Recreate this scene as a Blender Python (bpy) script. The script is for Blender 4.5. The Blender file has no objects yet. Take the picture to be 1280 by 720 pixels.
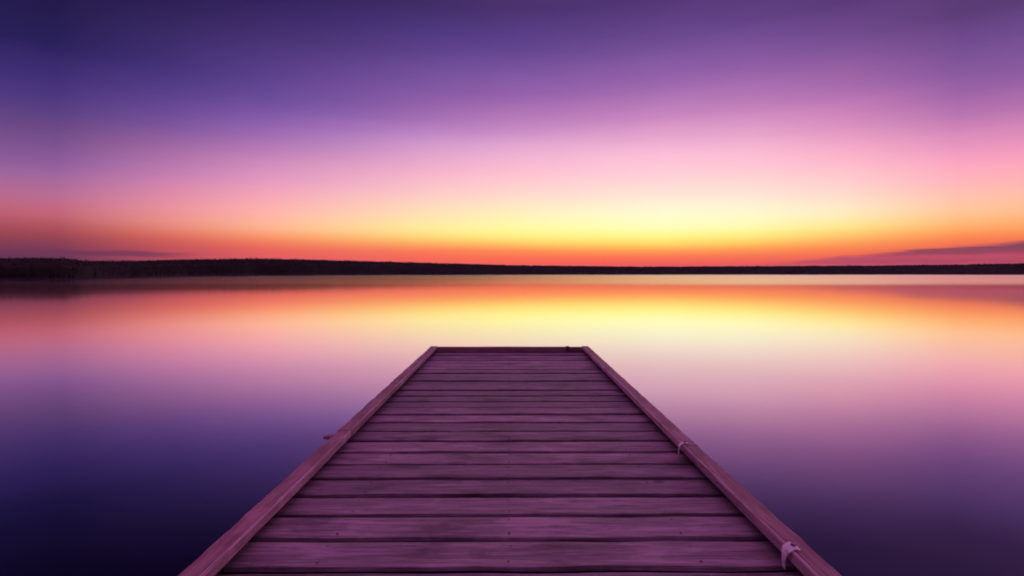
import bpy, bmesh, math, random
import numpy as np
from mathutils import Vector, noise, Matrix

random.seed(11)
rng = np.random.default_rng(5)
sc = bpy.context.scene
C = sc.collection

# ------------------------------------------------------------------ numbers of the place (metres, +Y out over the lake)
F = 711.1                     # focal length in pixels of the 1280 px wide photograph (20 mm lens)
HOR = 342.0
PITCH = math.atan((360 - HOR) / F)
YAW = -0.0042
CAM_Z = 1.40                  # above the water
DECK = 0.47                   # top of the deck boards
RAIL0, RAIL1 = 0.510, 0.543   # underside and top of the kerb rails
END_Y = 6.84                  # outer end of the jetty
BACK_Y = -3.0

# ------------------------------------------------------------------ helpers
def link(o, parent=None):
    C.objects.link(o)
    if parent: o.parent = parent
    return o

def obj(name, bm, mats, parent=None, smooth=False):
    me = bpy.data.meshes.new(name)
    bm.normal_update(); bm.to_mesh(me); bm.free()
    for m in (mats if isinstance(mats, (list, tuple)) else [mats]): me.materials.append(m)
    if smooth:
        for p in me.polygons: p.use_smooth = True
    return link(bpy.data.objects.new(name, me), parent)

def box(bm, x0, x1, y0, y1, z0, z1, mi=0):
    vs = [bm.verts.new((x, y, z)) for z in (z0, z1) for x, y in ((x0, y0), (x1, y0), (x1, y1), (x0, y1))]
    for f in ((3, 2, 1, 0), (4, 5, 6, 7), (0, 1, 5, 4), (1, 2, 6, 5), (2, 3, 7, 6), (3, 0, 4, 7)):
        bm.faces.new([vs[i] for i in f]).material_index = mi

def extrude_profile(bm, prof, axis, a0, a1, n, wob=0.0, seed=0, freq=4.0, cap=True, grow=None):
    """sweep a closed (u, w) profile along x or y in n steps, with a gentle wobble like worn sawn timber"""
    rings = []
    for i in range(n + 1):
        s = a0 + (a1 - a0) * i / n
        ring = []
        for k, (u, w) in enumerate(prof):
            if grow: u2, w2 = grow(s, u, w)
            else: u2, w2 = u, w
            du = wob * noise.noise(Vector((s * freq, seed * 3.1 + k * .35, 1.7)))
            dw = wob * .6 * noise.noise(Vector((s * freq, seed * 2.3 + k * .35, 9.1)))
            p = (s, u2 + du, w2 + dw) if axis == 'x' else (u2 + du, s, w2 + dw)
            ring.append(bm.verts.new(p))
        rings.append(ring)
    m = len(prof)
    for i in range(n):
        for k in range(m):
            bm.faces.new([rings[i][k], rings[i][(k + 1) % m], rings[i + 1][(k + 1) % m], rings[i + 1][k]])
    if cap:
        bm.faces.new(rings[0][::-1]); bm.faces.new(rings[-1])
    bmesh.ops.recalc_face_normals(bm, faces=bm.faces)

def cyl(bm, x, y, z0, z1, r, n=16, r1=None, mi=0):
    r1 = r if r1 is None else r1
    a = [bm.verts.new((x + r * math.cos(t), y + r * math.sin(t), z0)) for t in [2 * math.pi * i / n for i in range(n)]]
    b = [bm.verts.new((x + r1 * math.cos(t), y + r1 * math.sin(t), z1)) for t in [2 * math.pi * i / n for i in range(n)]]
    for i in range(n):
        bm.faces.new([a[i], a[(i + 1) % n], b[(i + 1) % n], b[i]]).material_index = mi
    bm.faces.new(b).material_index = mi
    bm.faces.new(a[::-1]).material_index = mi

# ------------------------------------------------------------------ node helpers
def new_mat(name):
    m = bpy.data.materials.new(name); m.use_nodes = True
    nt = m.node_tree; nt.nodes.clear()
    return m, nt
def N(nt, kind, **kw):
    n = nt.nodes.new(kind)
    for k, v in kw.items():
        if k == 'inp':
            for a, b in v.items(): n.inputs[a].default_value = b
        else: setattr(n, k, v)
    return n
def L(nt, a, b): nt.links.new(a, b)
def M(nt, op, a, b=None, c=None, clamp=False):
    n = nt.nodes.new('ShaderNodeMath'); n.operation = op; n.use_clamp = clamp
    for i, v in enumerate((a, b, c)):
        if v is None: continue
        if isinstance(v, (int, float)): n.inputs[i].default_value = v
        else: nt.links.new(v, n.inputs[i])
    return n.outputs[0]
def mix(nt, fac, a, b, blend='MIX'):
    n = nt.nodes.new('ShaderNodeMix'); n.data_type = 'RGBA'; n.blend_type = blend
    for i, v in ((0, fac), (6, a), (7, b)):
        if isinstance(v, (int, float)): n.inputs[i].default_value = v
        elif isinstance(v, tuple): n.inputs[i].default_value = v
        else: nt.links.new(v, n.inputs[i])
    return n.outputs[2]
def smooth(nt, v, a, b, lo=0.0, hi=1.0):
    n = nt.nodes.new('ShaderNodeMapRange'); n.interpolation_type = 'SMOOTHSTEP'
    nt.links.new(v, n.inputs[0])
    for i, x in ((1, a), (2, b), (3, lo), (4, hi)):
        if isinstance(x, (int, float)): n.inputs[i].default_value = x
        else: nt.links.new(x, n.inputs[i])
    return n.outputs[0]
def ramp(nt, fac, stops, interp='LINEAR'):
    n = nt.nodes.new('ShaderNodeValToRGB'); cr = n.color_ramp; cr.interpolation = interp
    cr.elements[0].position = stops[0][0]; cr.elements[0].color = (*stops[0][1], 1)
    cr.elements[1].position = stops[-1][0]; cr.elements[1].color = (*stops[-1][1], 1)
    for p, c in stops[1:-1]:
        e = cr.elements.new(p); e.color = (*c, 1)
    if fac is not None: nt.links.new(fac, n.inputs[0])
    return n.outputs[0]
def lin(c):
    return tuple(((v / 255) / 12.92 if v / 255 <= .04045 else ((v / 255 + .055) / 1.055) ** 2.4) for v in c)

# ------------------------------------------------------------------ sky: dusk colours by direction and elevation, measured in view, made up overhead and behind
def direction(x, y):
    v = Vector(((x - 640) / F, 1.0, (360 - y) / F))
    v.rotate(Matrix.Rotation(-PITCH, 3, 'X')); v.rotate(Matrix.Rotation(YAW, 3, 'Z'))
    return v.normalized()
COLS = {
 30: [(0,(32,24,72)),(48,(38,30,88)),(96,(62,45,115)),(120,(75,55,125)),(144,(92,64,128)),(168,(110,74,132)),(192,(130,85,150)),
      (216,(155,100,155)),(240,(178,105,145)),(263,(192,98,120)),(283,(168,76,90)),(297,(142,64,80)),(311,(110,55,86)),(321,(94,50,84)),(334,(88,46,82))],
 320: [(0,(48,32,90)),(48,(68,48,112)),(96,(88,62,138)),(120,(100,72,150)),(144,(125,85,165)),(168,(155,105,175)),(192,(190,125,180)),
      (216,(215,145,190)),(240,(243,160,185)),(263,(255,175,170)),(283,(255,180,145)),(295,(252,150,110)),(305,(240,115,90)),(315,(228,92,92)),(334,(220,98,108))],
 640: [(0,(68,45,102)),(48,(88,62,135)),(96,(125,85,160)),(120,(150,98,170)),(144,(175,115,180)),(168,(205,145,200)),(192,(235,175,210)),
      (216,(253,190,208)),(240,(255,212,204)),(263,(255,236,192)),(283,(255,250,165)),(295,(255,243,130)),(305,(255,195,98)),(315,(255,128,80)),(325,(255,105,80)),(336,(240,98,95))],
 860: [(0,(82,52,115)),(48,(108,74,145)),(96,(150,98,170)),(120,(175,115,180)),(144,(200,135,190)),(168,(230,165,205)),(192,(250,190,215)),
      (216,(254,204,215)),(240,(254,226,214)),(263,(255,250,214)),(283,(255,255,190)),(295,(255,250,140)),(305,(255,215,100)),(315,(255,135,80)),(325,(250,100,80)),(336,(225,85,100))],
 1060: [(0,(88,56,118)),(48,(115,76,145)),(96,(155,98,165)),(120,(178,112,175)),(144,(205,130,185)),(168,(228,155,195)),(192,(250,175,200)),
      (216,(255,195,205)),(240,(255,215,205)),(263,(253,235,195)),(283,(255,232,145)),(295,(255,200,108)),(305,(255,155,85)),(315,(248,112,78)),(336,(225,90,100))],
 1250: [(0,(85,55,110)),(48,(105,72,140)),(96,(135,88,158)),(120,(155,98,165)),(144,(185,115,175)),(168,(215,135,185)),(192,(245,155,190)),
      (216,(255,170,185)),(240,(255,185,170)),(263,(255,190,145)),(283,(255,165,100)),(295,(252,132,80)),(303,(244,112,80)),(318,(225,90,90)),(336,(205,85,100))],
}
ZEN_FILL = (182, 104, 172)  # unseen overhead sky, made bright pink to light the deck
ZMAX = 0.80
zg = np.concatenate([np.linspace(0, .11, 12), np.linspace(.135, .42, 15), np.array([.48, .56, .66, .80])])
def column(x):
    pts = COLS[x]
    zz = [direction(x, y).z for y, _ in pts][::-1]
    cc = np.array([lin(c) for _, c in pts])[::-1]
    top = cc[-1] * {30: .25, 320: .35, 640: .8, 860: 1.1, 1060: 1.4, 1250: 1.5}[x]
    zz += [.455, .56, .80]
    cc = np.vstack([cc, top, (top + np.array(lin(ZEN_FILL)) * .5) * .8, np.array(lin(ZEN_FILL))])
    return np.array([np.interp(zg, zz, cc[:, k]) for k in range(3)]).T
keyx = sorted(COLS)
keyaz = np.array([math.atan2(direction(x, 250).x, direction(x, 250).y) for x in keyx])
grid = np.array([column(x) for x in keyx])                     # (6, nz, 3)
back_l = np.array([np.interp(zg, [0, .05, .2, .45, .8], [lin(c)[k] for c in ((84,44,78),(104,58,96),(66,48,108),(60,40,90),ZEN_FILL)]) for k in range(3)]).T
back_r = np.array([np.interp(zg, [0, .05, .2, .45, .8], [lin(c)[k] for c in ((160,80,100),(200,110,120),(150,88,140),(100,60,120),ZEN_FILL)]) for k in range(3)]).T
back = (back_l + back_r) / 2  # unseen sky behind the camera, made up to help light the deck
kaz = np.concatenate([[-math.pi, -1.5, -1.0], keyaz, [1.0, 1.5, math.pi]])
g2 = np.concatenate([[back, back_l, grid[0] * .85 + back_l * .15], grid, [grid[-1] * .85 + back_r * .15, back_r, back]])
def pchip(xk, yk, x):                                          # smooth monotone interpolation between the compass columns
    h = np.diff(xk); d = np.diff(yk) / h; m = np.zeros_like(yk)
    m[1:-1] = np.where(d[1:] * d[:-1] > 0, 2 * d[1:] * d[:-1] / (d[1:] + d[:-1] + 1e-12), 0)
    i = np.clip(np.searchsorted(xk, x) - 1, 0, len(xk) - 2); t = (x - xk[i]) / h[i]
    return ((2*t**3-3*t**2+1)*yk[i] + (t**3-2*t**2+t)*h[i]*m[i] + (-2*t**3+3*t**2)*yk[i+1] + (t**3-t**2)*h[i]*m[i+1])
azs = np.concatenate([[-math.pi, -2.2, -1.5, -1.1], np.linspace(-.80, .80, 13), [1.1, 1.5, 2.2, math.pi]])
G = np.zeros((len(azs), len(zg), 3))
for j in range(len(zg)):
    for k in range(3): G[:, j, k] = pchip(kaz, g2[:, j, k], azs)

w = bpy.data.worlds.new("World"); sc.world = w; w.use_nodes = True
nt = w.node_tree; nt.nodes.clear()
tc = N(nt, 'ShaderNodeTexCoord')
sep = N(nt, 'ShaderNodeSeparateXYZ'); L(nt, tc.outputs['Generated'], sep.inputs[0])
z = sep.outputs[2]
az = M(nt, 'ARCTAN2', sep.outputs[0], sep.outputs[1])
# faint horizontal wisps bend the elevation bands a little
sv = N(nt, 'ShaderNodeCombineXYZ'); L(nt, M(nt, 'MULTIPLY', az, 2.2), sv.inputs[0]); L(nt, M(nt, 'MULTIPLY', z, 26.0), sv.inputs[1])
nz = N(nt, 'ShaderNodeTexNoise', inp={'Scale': 1.0, 'Detail': 3.0, 'Roughness': .5}); L(nt, sv.outputs[0], nz.inputs['Vector'])
wob = M(nt, 'MULTIPLY', M(nt, 'SUBTRACT', nz.outputs[0], .5), M(nt, 'MULTIPLY_ADD', z, .05, .004))
zz = M(nt, 'ABSOLUTE', M(nt, 'ADD', z, wob))
fz = M(nt, 'MULTIPLY', zz, 1 / ZMAX, clamp=True)
col = None
for i, a in enumerate(azs):
    c = ramp(nt, fz, [(float(zg[j] / ZMAX), tuple(float(v) for v in np.clip(G[i, j], 0, 1))) for j in range(len(zg))])
    if col is None: col = c
    else:
        mr = N(nt, 'ShaderNodeMapRange', inp={1: float(azs[i-1]), 2: float(a)}); L(nt, az, mr.inputs[0])
        col = mix(nt, mr.outputs[0], col, c)
# low cloud bank on the right
def el(y): return (HOR - y) / F
cv = N(nt, 'ShaderNodeCombineXYZ'); L(nt, M(nt, 'MULTIPLY', az, 9.0), cv.inputs[0]); L(nt, M(nt, 'MULTIPLY', z, 150.0), cv.inputs[1])
cn = N(nt, 'ShaderNodeTexNoise', inp={'Scale': 1.0, 'Detail': 5.0, 'Roughness': .6}); L(nt, cv.outputs[0], cn.inputs['Vector'])
top = N(nt, 'ShaderNodeMapRange', inp={1: .34, 2: .74, 3: .011, 4: .044}); top.clamp = False; L(nt, az, top.inputs[0])
nn = M(nt, 'SUBTRACT', cn.outputs[0], .5)
cv2 = N(nt, 'ShaderNodeCombineXYZ'); L(nt, M(nt, 'MULTIPLY', az, 30.0), cv2.inputs[0]); L(nt, M(nt, 'MULTIPLY', z, 520.0), cv2.inputs[1])
cn2 = N(nt, 'ShaderNodeTexNoise', inp={'Scale': 1.0, 'Detail': 4.0, 'Roughness': .6}); L(nt, cv2.outputs[0], cn2.inputs['Vector'])
n2 = M(nt, 'SUBTRACT', cn2.outputs[0], .5)
topn = M(nt, 'ADD', M(nt, 'MINIMUM', top.outputs[0], .053), M(nt, 'MULTIPLY_ADD', nn, .012, M(nt, 'MULTIPLY', n2, .007)))
m1 = smooth(nt, M(nt, 'SUBTRACT', topn, z), -.002, .005)
m1 = M(nt, 'MULTIPLY', m1, smooth(nt, az, .32, .56))
cz = M(nt, 'MULTIPLY', M(nt, 'ADD', z, M(nt, 'MULTIPLY_ADD', nn, .012, M(nt, 'MULTIPLY', n2, .008))), 20.0)
ccol = ramp(nt, cz, [(0, lin((212, 88, 104))), (.22, lin((205, 82, 104))), (.34, lin((172, 70, 100))), (.46, lin((190, 76, 104))), (.58, lin((142, 66, 94))), (.72, lin((116, 62, 90))), (1, lin((110, 60, 88)))])
col = mix(nt, M(nt, 'MULTIPLY', m1, .92), col, ccol)
# thin streak on the left
m2 = M(nt, 'MULTIPLY', smooth(nt, M(nt, 'ABSOLUTE', M(nt, 'ADD', M(nt, 'SUBTRACT', z, .0285), M(nt, 'MULTIPLY', M(nt, 'SUBTRACT', cn.outputs[0], .5), .012))), .0055, .002), smooth(nt, az, -.48, -.58))
col = mix(nt, M(nt, 'MULTIPLY', m2, .75), col, (*lin((112, 54, 84)), 1))
# a trace of physical twilight sky under the measured and made-up colours
sky = N(nt, 'ShaderNodeTexSky', sky_type='NISHITA'); sky.sun_disc = False
sky.sun_elevation = math.radians(1.0); sky.sun_rotation = math.radians(17)
bg1 = N(nt, 'ShaderNodeBackground', inp={'Strength': 1.02}); L(nt, col, bg1.inputs[0])
bg2 = N(nt, 'ShaderNodeBackground', inp={'Strength': .0015}); L(nt, sky.outputs[0], bg2.inputs[0])
add = N(nt, 'ShaderNodeAddShader'); L(nt, bg1.outputs[0], add.inputs[0]); L(nt, bg2.outputs[0], add.inputs[1])
out = N(nt, 'ShaderNodeOutputWorld'); L(nt, add.outputs[0], out.inputs[0])

# the sun has set: everything is lit by the sky alone, its unseen overhead part brightened

# ------------------------------------------------------------------ materials
def wood(name, c_light, c_dark, along, rough=.55, stain=.5, bump=.25):
    m, nt = new_mat(name)
    tc = N(nt, 'ShaderNodeTexCoord'); oi = N(nt, 'ShaderNodeObjectInfo')
    rnd = N(nt, 'ShaderNodeVectorMath', operation='MULTIPLY_ADD')
    cr = N(nt, 'ShaderNodeCombineXYZ')
    for k in range(3): L(nt, M(nt, 'MULTIPLY', oi.outputs['Random'], 37.0 + 11 * k), cr.inputs[k])
    L(nt, tc.outputs['Object'], rnd.inputs[0]); rnd.inputs[1].default_value = (1, 1, 1); L(nt, cr.outputs[0], rnd.inputs[2])
    def mapped(sc_):
        mp = N(nt, 'ShaderNodeMapping'); L(nt, rnd.outputs[0], mp.inputs[0]); mp.inputs['Scale'].default_value = sc_; return mp.outputs[0]
    s = (1.1, 16, 16) if along == 'x' else (16, 1.1, 16)
    g = N(nt, 'ShaderNodeTexNoise', inp={'Scale': 2.6, 'Detail': 8.0, 'Roughness': .68, 'Distortion': .5}); L(nt, mapped(s), g.inputs['Vector'])
    s2 = (2.5, 90, 90) if along == 'x' else (90, 2.5, 90)
    fi = N(nt, 'ShaderNodeTexNoise', inp={'Scale': 2.2, 'Detail': 4.0, 'Roughness': .7}); L(nt, mapped(s2), fi.inputs['Vector'])
    blot = N(nt, 'ShaderNodeTexNoise', inp={'Scale': 3.2, 'Detail': 6.0, 'Roughness': .62}); L(nt, mapped((1, 2.2, 1) if along == 'x' else (2.2, 1, 1)), blot.inputs['Vector'])
    kn = N(nt, 'ShaderNodeTexVoronoi', inp={'Scale': 1.9, 'Randomness': 1.0}); L(nt, mapped((1, 2.0, 1) if along == 'x' else (2.0, 1, 1)), kn.inputs['Vector'])
    knot = smooth(nt, kn.outputs['Distance'], .03, .075, 1, 0)
    c = mix(nt, smooth(nt, g.outputs[0], .30, .70), (*c_dark, 1), (*c_light, 1))
    c = mix(nt, M(nt, 'MULTIPLY', smooth(nt, fi.outputs[0], .56, .40), .62), c, (*[v * .4 for v in c_dark], 1))
    c = mix(nt, M(nt, 'MULTIPLY', smooth(nt, blot.outputs[0], .50, .68), stain), c, (*[v * .45 for v in c_dark], 1))
    c = mix(nt, M(nt, 'MULTIPLY', smooth(nt, blot.outputs[0], .46, .34), .35), c, (*[min(1, v * 1.35) for v in c_light], 1))
    c = mix(nt, M(nt, 'MULTIPLY', knot, .8), c, (*[v * .3 for v in c_dark], 1))
    hv = N(nt, 'ShaderNodeHueSaturation'); L(nt, c, hv.inputs['Color'])
    L(nt, M(nt, 'MULTIPLY_ADD', oi.outputs['Random'], .55, .66), hv.inputs['Value'])
    L(nt, M(nt, 'MULTIPLY_ADD', oi.outputs['Random'], .03, .485), hv.inputs['Hue'])
    b = N(nt, 'ShaderNodeBsdfPrincipled'); L(nt, hv.outputs[0], b.inputs['Base Color'])
    L(nt, M(nt, 'MULTIPLY_ADD', fi.outputs[0], .25, rough - .1), b.inputs['Roughness'])
    b.inputs['Specular IOR Level'].default_value = .5
    bp = N(nt, 'ShaderNodeBump', inp={'Strength': bump, 'Distance': .004})
    L(nt, M(nt, 'ADD', M(nt, 'MULTIPLY', fi.outputs[0], .6), M(nt, 'SUBTRACT', g.outputs[0], M(nt, 'MULTIPLY', knot, .4))), bp.inputs['Height'])
    L(nt, bp.outputs[0], b.inputs['Normal'])
    L(nt, b.outputs[0], N(nt, 'ShaderNodeOutputMaterial').inputs[0])
    return m
M_deck = wood('weathered_deck_wood', (.45, .35, .40), (.20, .14, .175), 'x', stain=.8, bump=.6)
M_rail = wood('weathered_rail_wood', (.76, .55, .58), (.52, .32, .35), 'y', stain=.6)
M_rail2 = wood('red_brown_rail_wood', (.44, .25, .28), (.24, .125, .145), 'y', stain=.6)
M_end = wood('weathered_end_wood', (.38, .22, .24), (.22, .12, .13), 'x')
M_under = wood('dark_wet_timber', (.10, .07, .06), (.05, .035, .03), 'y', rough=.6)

def metal(name, colr, rough, metallic=1.0, dirt=(.08, .05, .04)):
    m, nt = new_mat(name)
    tc = N(nt, 'ShaderNodeTexCoord')
    n = N(nt, 'ShaderNodeTexNoise', inp={'Scale': 60.0, 'Detail': 5.0}); L(nt, tc.outputs['Object'], n.inputs['Vector'])
    c = mix(nt, smooth(nt, n.outputs[0], .50, .72), (*colr, 1), (*dirt, 1))
    b = N(nt, 'ShaderNodeBsdfPrincipled', inp={'Metallic': metallic, 'Roughness': rough}); L(nt, c, b.inputs['Base Color'])
    bp = N(nt, 'ShaderNodeBump', inp={'Strength': .3, 'Distance': .001}); L(nt, n.outputs[0], bp.inputs['Height']); L(nt, bp.outputs[0], b.inputs['Normal'])
    L(nt, b.outputs[0], N(nt, 'ShaderNodeOutputMaterial').inputs[0])
    return m
M_galv = metal('bleached_galvanised_steel', (.95, .92, .90), .4, .1, (.6, .5, .5))
M_iron = metal('rusty_iron', (.10, .05, .045), .6, .6)
M_screw = metal('dull_screw_steel', (.35, .32, .32), .45, .9)

# water
def water_mat():
    m, nt = new_mat('still_lake_water')
    geo = N(nt, 'ShaderNodeNewGeometry'); sp = N(nt, 'ShaderNodeSeparateXYZ'); L(nt, geo.outputs['Position'], sp.inputs[0])
    lw = N(nt, 'ShaderNodeLayerWeight', inp={'Blend': .5})
    c = M(nt, 'SUBTRACT', 1.0, lw.outputs['Facing'])
    refl = ramp(nt, c, [(p, (v, v, v)) for p, v in ((0, 1), (.08, 1), (.12, .88), (.16, .74), (.20, .65), (.25, .53), (.30, .42), (.35, .29), (.39, .20), (.43, .12), (.48, .06), (1, .03))])
    # wind-ruffled belt far out
    wn = N(nt, 'ShaderNodeTexNoise', inp={'Scale': .02, 'Detail': 3.0}); mp = N(nt, 'ShaderNodeMapping'); mp.inputs['Scale'].default_value = (.25, 1, 1)
    L(nt, geo.outputs['Position'], mp.inputs[0]); L(nt, mp.outputs[0], wn.inputs['Vector'])
    edge = M(nt, 'MULTIPLY_ADD', M(nt, 'SUBTRACT', wn.outputs[0], .5), 26.0, sp.outputs[1])
    belt = smooth(nt, edge, 57, 92)
    wind = smooth(nt, M(nt, 'DIVIDE', sp.outputs[0], M(nt, 'MAXIMUM', sp.outputs[1], 1.0)), -.26, .78, .018, .105)
    sn = N(nt, 'ShaderNodeTexNoise', inp={'Scale': .35, 'Detail': 4.0}); mp2 = N(nt, 'ShaderNodeMapping'); mp2.inputs['Scale'].default_value = (.06, 1, 1)
    L(nt, geo.outputs['Position'], mp2.inputs[0]); L(nt, mp2.outputs[0], sn.inputs['Vector'])
    r = M(nt, 'ADD', M(nt, 'MULTIPLY_ADD', belt, wind, .060), M(nt, 'MULTIPLY', M(nt, 'SUBTRACT', sn.outputs[0], .5), .02))
    gl = N(nt, 'ShaderNodeBsdfGlossy'); L(nt, r, gl.inputs['Roughness'])
    gl.inputs['Color'].default_value = (1, 1, 1, 1)
    df = N(nt, 'ShaderNodeBsdfDiffuse', inp={'Color': (.004, .003, .014, 1)})
    mx = N(nt, 'ShaderNodeMixShader'); L(nt, refl, mx.inputs[0]); L(nt, df.outputs[0], mx.inputs[1]); L(nt, gl.outputs[0], mx.inputs[2])
    L(nt, mx.outputs[0], N(nt, 'ShaderNodeOutputMaterial').inputs[0])
    return m
M_water = water_mat()

def plain(name, c1, c2, scale, rough=.95):
    m, nt = new_mat(name)
    tc = N(nt, 'ShaderNodeTexCoord')
    n = N(nt, 'ShaderNodeTexNoise', inp={'Scale': scale, 'Detail': 5.0}); L(nt, tc.outputs['Object'], n.inputs['Vector'])
    b = N(nt, 'ShaderNodeBsdfPrincipled', inp={'Roughness': rough, 'Specular IOR Level': .1})
    L(nt, mix(nt, smooth(nt, n.outputs[0], .35, .65), (*c1, 1), (*c2, 1)), b.inputs['Base Color'])
    L(nt, b.outputs[0], N(nt, 'ShaderNodeOutputMaterial').inputs[0])
    return m
M_leaf = plain('dark_conifer_foliage', (.016, .024, .016), (.032, .042, .026), .3)
M_land = plain('wooded_ground', (.025, .024, .02), (.04, .042, .03), .05)

# ------------------------------------------------------------------ water and far shore
bm = bmesh.new()
R = 3200
ring = [bm.verts.new((R * math.cos(2 * math.pi * i / 96), R * math.sin(2 * math.pi * i / 96), 0)) for i in range(96)]
bm.faces.new(ring)
water = obj('water', bm, M_water); water['kind'] = 'structure'

# shoreline below the horizon (d, px), land skyline (t, px above the horizon) by photo column
SX = [-400, -60, 0, 80, 105, 160, 230, 320, 420, 500, 640, 800, 960, 1100, 1200, 1280, 1400, 1800]
SD = [8.0, 7.8, 7.6, 7.2, 6.2, 4.6, 3.3, 2.2, 1.7, 1.5, 1.25, 1.2, 1.2, 1.25, 1.3, 1.4, 1.5, 1.8]
ST = [18.5, 19.5, 20.5, 20.5, 17.5, 17.0, 18.6, 20.0, 17.6, 15.2, 11.0, 9.0, 9.8, 10.5, 12.0, 13.5, 15, 16]
def az_of(x): return math.atan((x - 640) / F) + .0042
SAZ = [az_of(x) for x in SX]
def shore(a):                      # distance to the shoreline and height of the treetops seen there, for compass angle a
    c = max(.3, math.cos(a))
    D = CAM_Z * F / np.interp(a, SAZ, SD) / c
    D *= 1 + .03 * math.sin(a * 23) + .02 * math.sin(a * 61 + 1)
    H = CAM_Z + np.interp(a, SAZ, ST) / F * D * c
    return float(D), float(H)
bm = bmesh.new()
na = 220; rs = [(-.01, -.6), (0.0, .05), (.01, .10), (.03, .62), (.07, .88), (.13, 1.03), (.3, 1.0), (.8, .7), (2.5, .3), (6, -.02)]
rows = []
for i in range(na + 1):
    a = -1.15 + 2.3 * i / na
    D, H = shore(a); r_ = []
    for k, (fr, fh) in enumerate(rs):
        d = D * (1 + fr)
        h = H * fh * (1 + .05 * noise.noise(Vector((a * 40, k * 1.3, 0)))) if fh > .06 else fh
        r_.append(bm.verts.new((d * math.sin(a), d * math.cos(a), h)))
    rows.append(r_)
for i in range(na):
    for k in range(len(rs) - 1):
        bm.faces.new([rows[i][k], rows[i][k+1], rows[i+1][k+1], rows[i+1][k]])
bmesh.ops.recalc_face_normals(bm, faces=bm.faces)
hills = obj('far_shore', bm, M_land, smooth=True); hills['kind'] = 'structure'

# the far-off wood: thousands of leaf clumps on small trunks, seen as one dark band
def forest(a0, a1, dens, name, label):
    V, Fc = [], []
    a = a0
    while a < a1:
        D, H = shore(a)
        stp = max(.8, D * .0022) / D
        for fr, sc_ in ((.010, .66), (.025, .80), (.05, .92), (.085, .98)):
            aa = a + random.uniform(-.5, .5) * stp
            d = D * (1 + fr + random.uniform(-.006, .006))
            base = H * float(np.interp(fr, [q[0] for q in rs[:6]], [q[1] for q in rs[:6]]))
            topz = H * sc_ * (1 + fr) * (1 + .04 * noise.noise(Vector((aa * 45, fr * 30, 2)))) * random.uniform(.78, .88)
            if topz < base + 1: continue
            hh = topz - base * .8; wv = max(1.2, hh * random.uniform(.40, .62))
            cx, cy = d * math.sin(aa), d * math.cos(aa)
            b = len(V)                                    # trunk
            for q in range(3):
                t = q * 2.094; V.append((cx + .25 * math.cos(t), cy + .25 * math.sin(t), base - .3))
            V.append((cx, cy, topz - .1 * hh)); Fc += [(b, b+1, b+3), (b+1, b+2, b+3), (b+2, b, b+3)]
            conif = random.random() < .12
            for q in range(dens):
                u = random.random(); zc = base * .8 + hh * (.12 + .86 * u)
                rad = wv * ((1 - u) * .9 + .08 if conif else math.sqrt(max(.02, 1 - (2 * u - 1) ** 2)) * .85)
                t = random.uniform(0, 6.283); rr = rad * math.sqrt(random.random())
                px, py = cx + rr * math.cos(t), cy + rr * math.sin(t)
                s = hh * (random.uniform(.035, .07) if D < 260 else random.uniform(.05, .10))
                b = len(V)
                for _ in range(4):
                    v = Vector((random.gauss(0, 1), random.gauss(0, 1), random.gauss(0, .7))).normalized() * s
                    V.append((px + v.x, py + v.y, zc + v.z))
                Fc += [(b, b+1, b+2), (b, b+2, b+3), (b, b+3, b+1), (b+1, b+3, b+2)]
        for q in range(80):
            aa = a + random.uniform(-.5, .5) * stp; fr = random.uniform(.012, .10); d = D * (1 + fr)
            gz = H * float(np.interp(fr, [v[0] for v in rs[:6]], [v[1] for v in rs[:6]]))
            cap_ = H * (.83 + 2.6 * min(fr, .095)) * (1 + .035 * noise.noise(Vector((aa * 60, 4, 2))))
            pz = gz * .7 + (cap_ - gz * .7) * (random.random() ** .6); s = max(.17, D * random.uniform(.0006, .0014))
            b = len(V)
            for _ in range(4):
                v = Vector((random.gauss(0, 1), random.gauss(0, 1), random.gauss(0, .6))).normalized() * s
                V.append((d * math.sin(aa) + v.x, d * math.cos(aa) + v.y, min(pz, cap_ - s * .5) + v.z))
            Fc += [(b, b+1, b+2), (b, b+2, b+3), (b, b+3, b+1), (b+1, b+3, b+2)]
        a += stp
    me = bpy.data.meshes.new(name); me.from_pydata(V, [], Fc); me.materials.append(M_leaf); me.update()
    o = link(bpy.data.objects.new(name, me)); o['kind'] = 'stuff'; o['label'] = label; o['category'] = 'forest'
    return o
ahead = az_of(98)
forest(-1.05, ahead, 150, 'shoreline_wood', 'near black wooded headland at the left end of the far shore')
forest(ahead, .95, 30, 'far_wood', 'long dark wood along the low far shore of the lake')

# ------------------------------------------------------------------ the jetty
jetty = link(bpy.data.objects.new('jetty', None)); jetty.location = (0, 0, 0); jetty.rotation_euler.x = -.0024
jetty['label'] = 'weathered wooden plank jetty with raised kerb rails reaching out over the calm lake'
jetty['category'] = 'jetty'

PITCHB = .1995; GAP = .037
half = .912
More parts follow.
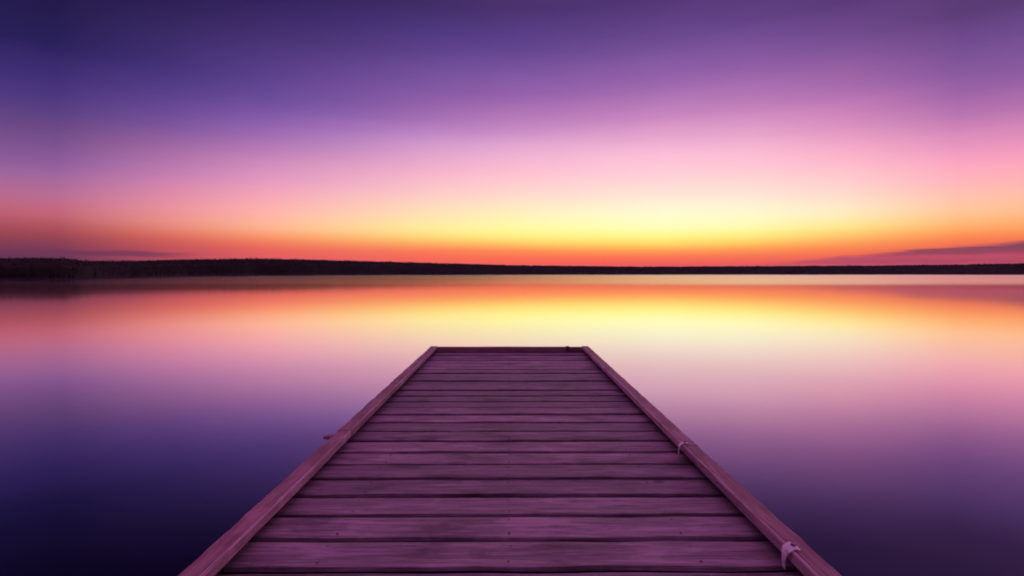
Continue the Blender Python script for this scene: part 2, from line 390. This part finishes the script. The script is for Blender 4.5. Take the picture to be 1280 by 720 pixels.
# dark gaps between boards were read off the photograph; this phase lines them up
y = BACK_Y + .0
phase = 1.775
k0 = math.floor((BACK_Y - phase) / PITCHB)
i = 0
k = k0
while True:
    ya = phase + k * PITCHB + GAP / 2 + random.uniform(-.003, .003)
    yb = phase + (k + 1) * PITCHB - GAP / 2 + random.uniform(-.003, .003)
    if ya > END_Y - .10: break
    yb = min(yb, END_Y - .072)
    if yb - ya < .05: break
    wd = yb - ya; th = .017; r = .0035
    dz = random.uniform(-.0035, .0035); tilt = random.uniform(-.0045, .0045); cup = random.uniform(-.0015, .0025)
    prof = []
    prof += [(0, -th), (0, -r), (r * .3, -r * .3), (r, 0)]
    for q in range(1, 6):
        t = q / 6; prof.append((r + (wd - 2 * r) * t, cup * 4 * t * (1 - t) + tilt * (t - .5)))
    prof += [(wd - r, 0), (wd - r * .3, -r * .3), (wd, -r), (wd, -th)]
    bm = bmesh.new()
    yo = (ya + yb) / 2
    prof = [(u - wd / 2, v) for u, v in prof]
    extrude_profile(bm, prof, 'x', -half + random.uniform(0, .004), half - random.uniform(0, .004), 44, wob=.0042, seed=k, freq=3.6)
    for f in bm.faces: f.smooth = False
    # two screws over each stringer
    for xs in (-.62, 0.0, .62):
        for u in (-.055, .055):
            cyl(bm, xs + random.uniform(-.006, .006), u + random.uniform(-.004, .004), -.002, .0032 + cup, .0042, 8, mi=1)
    o = obj('deck_board', bm, [M_deck, M_screw], jetty)
    o.location = (0, yo, DECK + dz); o.rotation_euler.z = random.uniform(-.0012, .0012)
    i += 1; k += 1
    if i > 95: break

def rail_piece(side, y0, y1, seed):
    """inner lath of paler wood with a worn inner arris, and a redder, rougher outer timber bolted against it"""
    xi, xm, xo = .872, .885, .950
    inner = [(xi, RAIL0), (xm, RAIL0), (xm, RAIL1 - .001), (xm - .002, RAIL1 + .001), (xi + .004, RAIL1 + .001), (xi + .0008, RAIL1 - .003), (xi, RAIL1 - .006)]
    outer = [(xm + .0015, RAIL0 - .002), (xo, RAIL0 - .002), (xo, RAIL1 - .006), (xo - .004, RAIL1 - .002), (xm + .004, RAIL1 - .001), (xm + .0015, RAIL1 - .004)]
    n = max(6, int((y1 - y0) / .03))
    for name, prof, mat_, wob in (('kerb_rail', inner, M_rail, .0022), ('outer_rail', outer, M_rail2, .0016)):
        if side < 0: prof = [(-u, v) for u, v in prof]
        def grow(s, u, v, side=side, outer_=(name == 'outer_rail')):
            if outer_ and abs(u) > .94:            # chewed outer edge
                u += side * (.006 * noise.noise(Vector((s * 7, seed * 2.7, 0))) + .004 * noise.noise(Vector((s * 23, seed, 5))))
            return u, v
        bm = bmesh.new()
        extrude_profile(bm, prof, 'y', y0, y1, n, wob=wob, seed=seed, freq=2.5, grow=grow)
        obj(name, bm, mat_, jetty)
LJ, RJ = 3.12, 2.84
rail_piece(-1, BACK_Y, LJ - .004, 3); rail_piece(-1, LJ + .004, END_Y, 5)
rail_piece(1, BACK_Y, RJ - .004, 8); rail_piece(1, RJ + .004, END_Y, 10)
# end rail between them, sitting low on the last board
bm = bmesh.new()
prof = [(END_Y - .068, DECK + .002), (END_Y - .004, DECK + .002), (END_Y - .004, RAIL1 - .012), (END_Y - .012, RAIL1 - .005), (END_Y - .060, RAIL1 - .005), (END_Y - .068, RAIL1 - .013)]
prof2 = [(u, v) for u, v in prof]
extrude_profile(bm, prof2, 'x', -.866, .698, 40, wob=.004, seed=21)
obj('end_rail', bm, M_end, jetty)
bm = bmesh.new()
extrude_profile(bm, [(u + .003, v - .003) for u, v in prof], 'x', .700, .866, 10, wob=.003, seed=25)
obj('end_rail', bm, M_end, jetty)
for s in (-1, 1):
    bm = bmesh.new(); a, b = sorted((s * .868, s * .911)); box(bm, a, b, END_Y - .064, END_Y - .008, DECK - .03, RAIL0 - .005)
    obj('spacer_block', bm, M_end, jetty)
bm = bmesh.new()
box(bm, .676, .712, END_Y - .078, END_Y - .0715, DECK + .022, RAIL1 - .006); box(bm, .676, .712, END_Y - .0715, END_Y - .010, RAIL1 - .0035, RAIL1 + .001)
obj('iron_bracket', bm, M_iron, jetty)
# last strip of decking under the end rail, side and end fascia added to keep light from under rails and deck
for s in (-1, 1):
    bm = bmesh.new()
    a, b = sorted((s * .915, s * .938))
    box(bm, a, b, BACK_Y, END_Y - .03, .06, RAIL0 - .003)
    obj('light_blocking_fascia', bm, M_under, jetty)
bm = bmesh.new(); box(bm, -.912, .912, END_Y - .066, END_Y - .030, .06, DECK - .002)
obj('light_blocking_fascia', bm, M_under, jetty)
for x in (-.62, 0.0, .62):
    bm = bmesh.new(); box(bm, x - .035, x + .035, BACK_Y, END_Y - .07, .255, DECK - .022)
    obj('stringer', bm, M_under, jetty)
for yy in (-2.6, -.3, 2.0, 4.2, 6.3):
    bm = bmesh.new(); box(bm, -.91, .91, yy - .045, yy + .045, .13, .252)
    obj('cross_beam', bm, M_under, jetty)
    for s in (-1, 1):
        bm = bmesh.new(); cyl(bm, s * .74, yy, -2.2, .127, .085, 18, .08)
        obj('piling', bm, M_under, jetty, smooth=False)

# galvanised straps folded over the inner edge of the right-hand rail
def strap(y0, w, seed):
    t = .0045; xi = .872 - .006
    pts = [(xi + .034, RAIL1 + .004), (xi + .016, RAIL1 + .0075), (xi + .002, RAIL1 - .003), (xi - .004, RAIL1 - .014), (xi - .006, RAIL0 - .004), (xi - .006, DECK + .010)]
    bm = bmesh.new()
    top = []
    for j, (x, zv) in enumerate(pts):
        ww = w * (1.0 if j < 3 else (.7 if j < 4 else .36))
        d = Vector((1, 0, 0))
        nx, nz = (0, t) if j < 2 else ((-t * .7, t * .7) if j < 4 else ((-t, 0) if j < 5 else (-t * .5, t)))
        top.append([bm.verts.new((x, y0 - ww / 2, zv)), bm.verts.new((x, y0 + ww / 2, zv)), bm.verts.new((x + nx, y0 + ww / 2, zv + nz)), bm.verts.new((x + nx, y0 - ww / 2, zv + nz))])
    for a, b in zip(top, top[1:]):
        for q in range(4): bm.faces.new([a[q], a[(q+1) % 4], b[(q+1) % 4], b[q]])
    bm.faces.new(top[0]); bm.faces.new(top[-1][::-1])
    bmesh.ops.recalc_face_normals(bm, faces=bm.faces)
    bmesh.ops.bevel(bm, geom=bm.edges[:], offset=.0009, segments=2, affect='EDGES')
    o = obj('metal_strap', bm, M_galv, jetty)
    bm = bmesh.new(); cyl(bm, xi + .022, y0, RAIL1 + .011, RAIL1 + .017, .0085, 6)
    b2 = obj('bolt', bm, M_screw, o)
    return o
strap(1.755, .048, 1)
strap(2.86, .026, 2)
# iron mooring peg through the outer edge of the left-hand rail
bm = bmesh.new()
segs = [(0, .013), (.03, .013), (.052, .012), (.064, .010), (.072, .006)]
rings = []
for s, r in segs:
    rings.append([bm.verts.new((-.935 - s, 3.06 + r * math.cos(t), .525 - .06 * s + r * math.sin(t))) for t in [2 * math.pi * q / 14 for q in range(14)]])
for a, b in zip(rings, rings[1:]):
    for q in range(14): bm.faces.new([a[q], a[(q+1) % 14], b[(q+1) % 14], b[q]])
bm.faces.new(rings[-1]); bm.faces.new(rings[0][::-1]); bmesh.ops.recalc_face_normals(bm, faces=bm.faces)
obj('mooring_peg', bm, M_rail2, jetty, smooth=True)

# ------------------------------------------------------------------ thin evening haze over the lake
m, nt = new_mat('evening_haze')
pv = N(nt, 'ShaderNodeVolumePrincipled', inp={'Color': (.88, .82, .95, 1), 'Density': .00006, 'Anisotropy': .3})
L(nt, pv.outputs[0], N(nt, 'ShaderNodeOutputMaterial').inputs['Volume'])
bm = bmesh.new(); box(bm, -3300, 3300, -3300, 3300, -3.6, 38)
hz = obj('haze', bm, m); hz['kind'] = 'stuff'

# ------------------------------------------------------------------ camera
cam = bpy.data.cameras.new('camera'); cam.lens = 20; cam.sensor_width = 36; cam.clip_start = .05; cam.clip_end = 30000
co = link(bpy.data.objects.new('camera', cam)); co.location = (0, 0, CAM_Z)
co.rotation_euler = (math.pi / 2 - PITCH, 0, YAW)
sc.camera = co

sc.view_settings.view_transform = 'Standard'; sc.view_settings.look = 'None'; sc.view_settings.gamma = 1; sc.view_settings.exposure = 0
sc.render.dither_intensity = 1.0
sc.cycles.use_denoising = True
sc.cycles.filter_width = 1.9
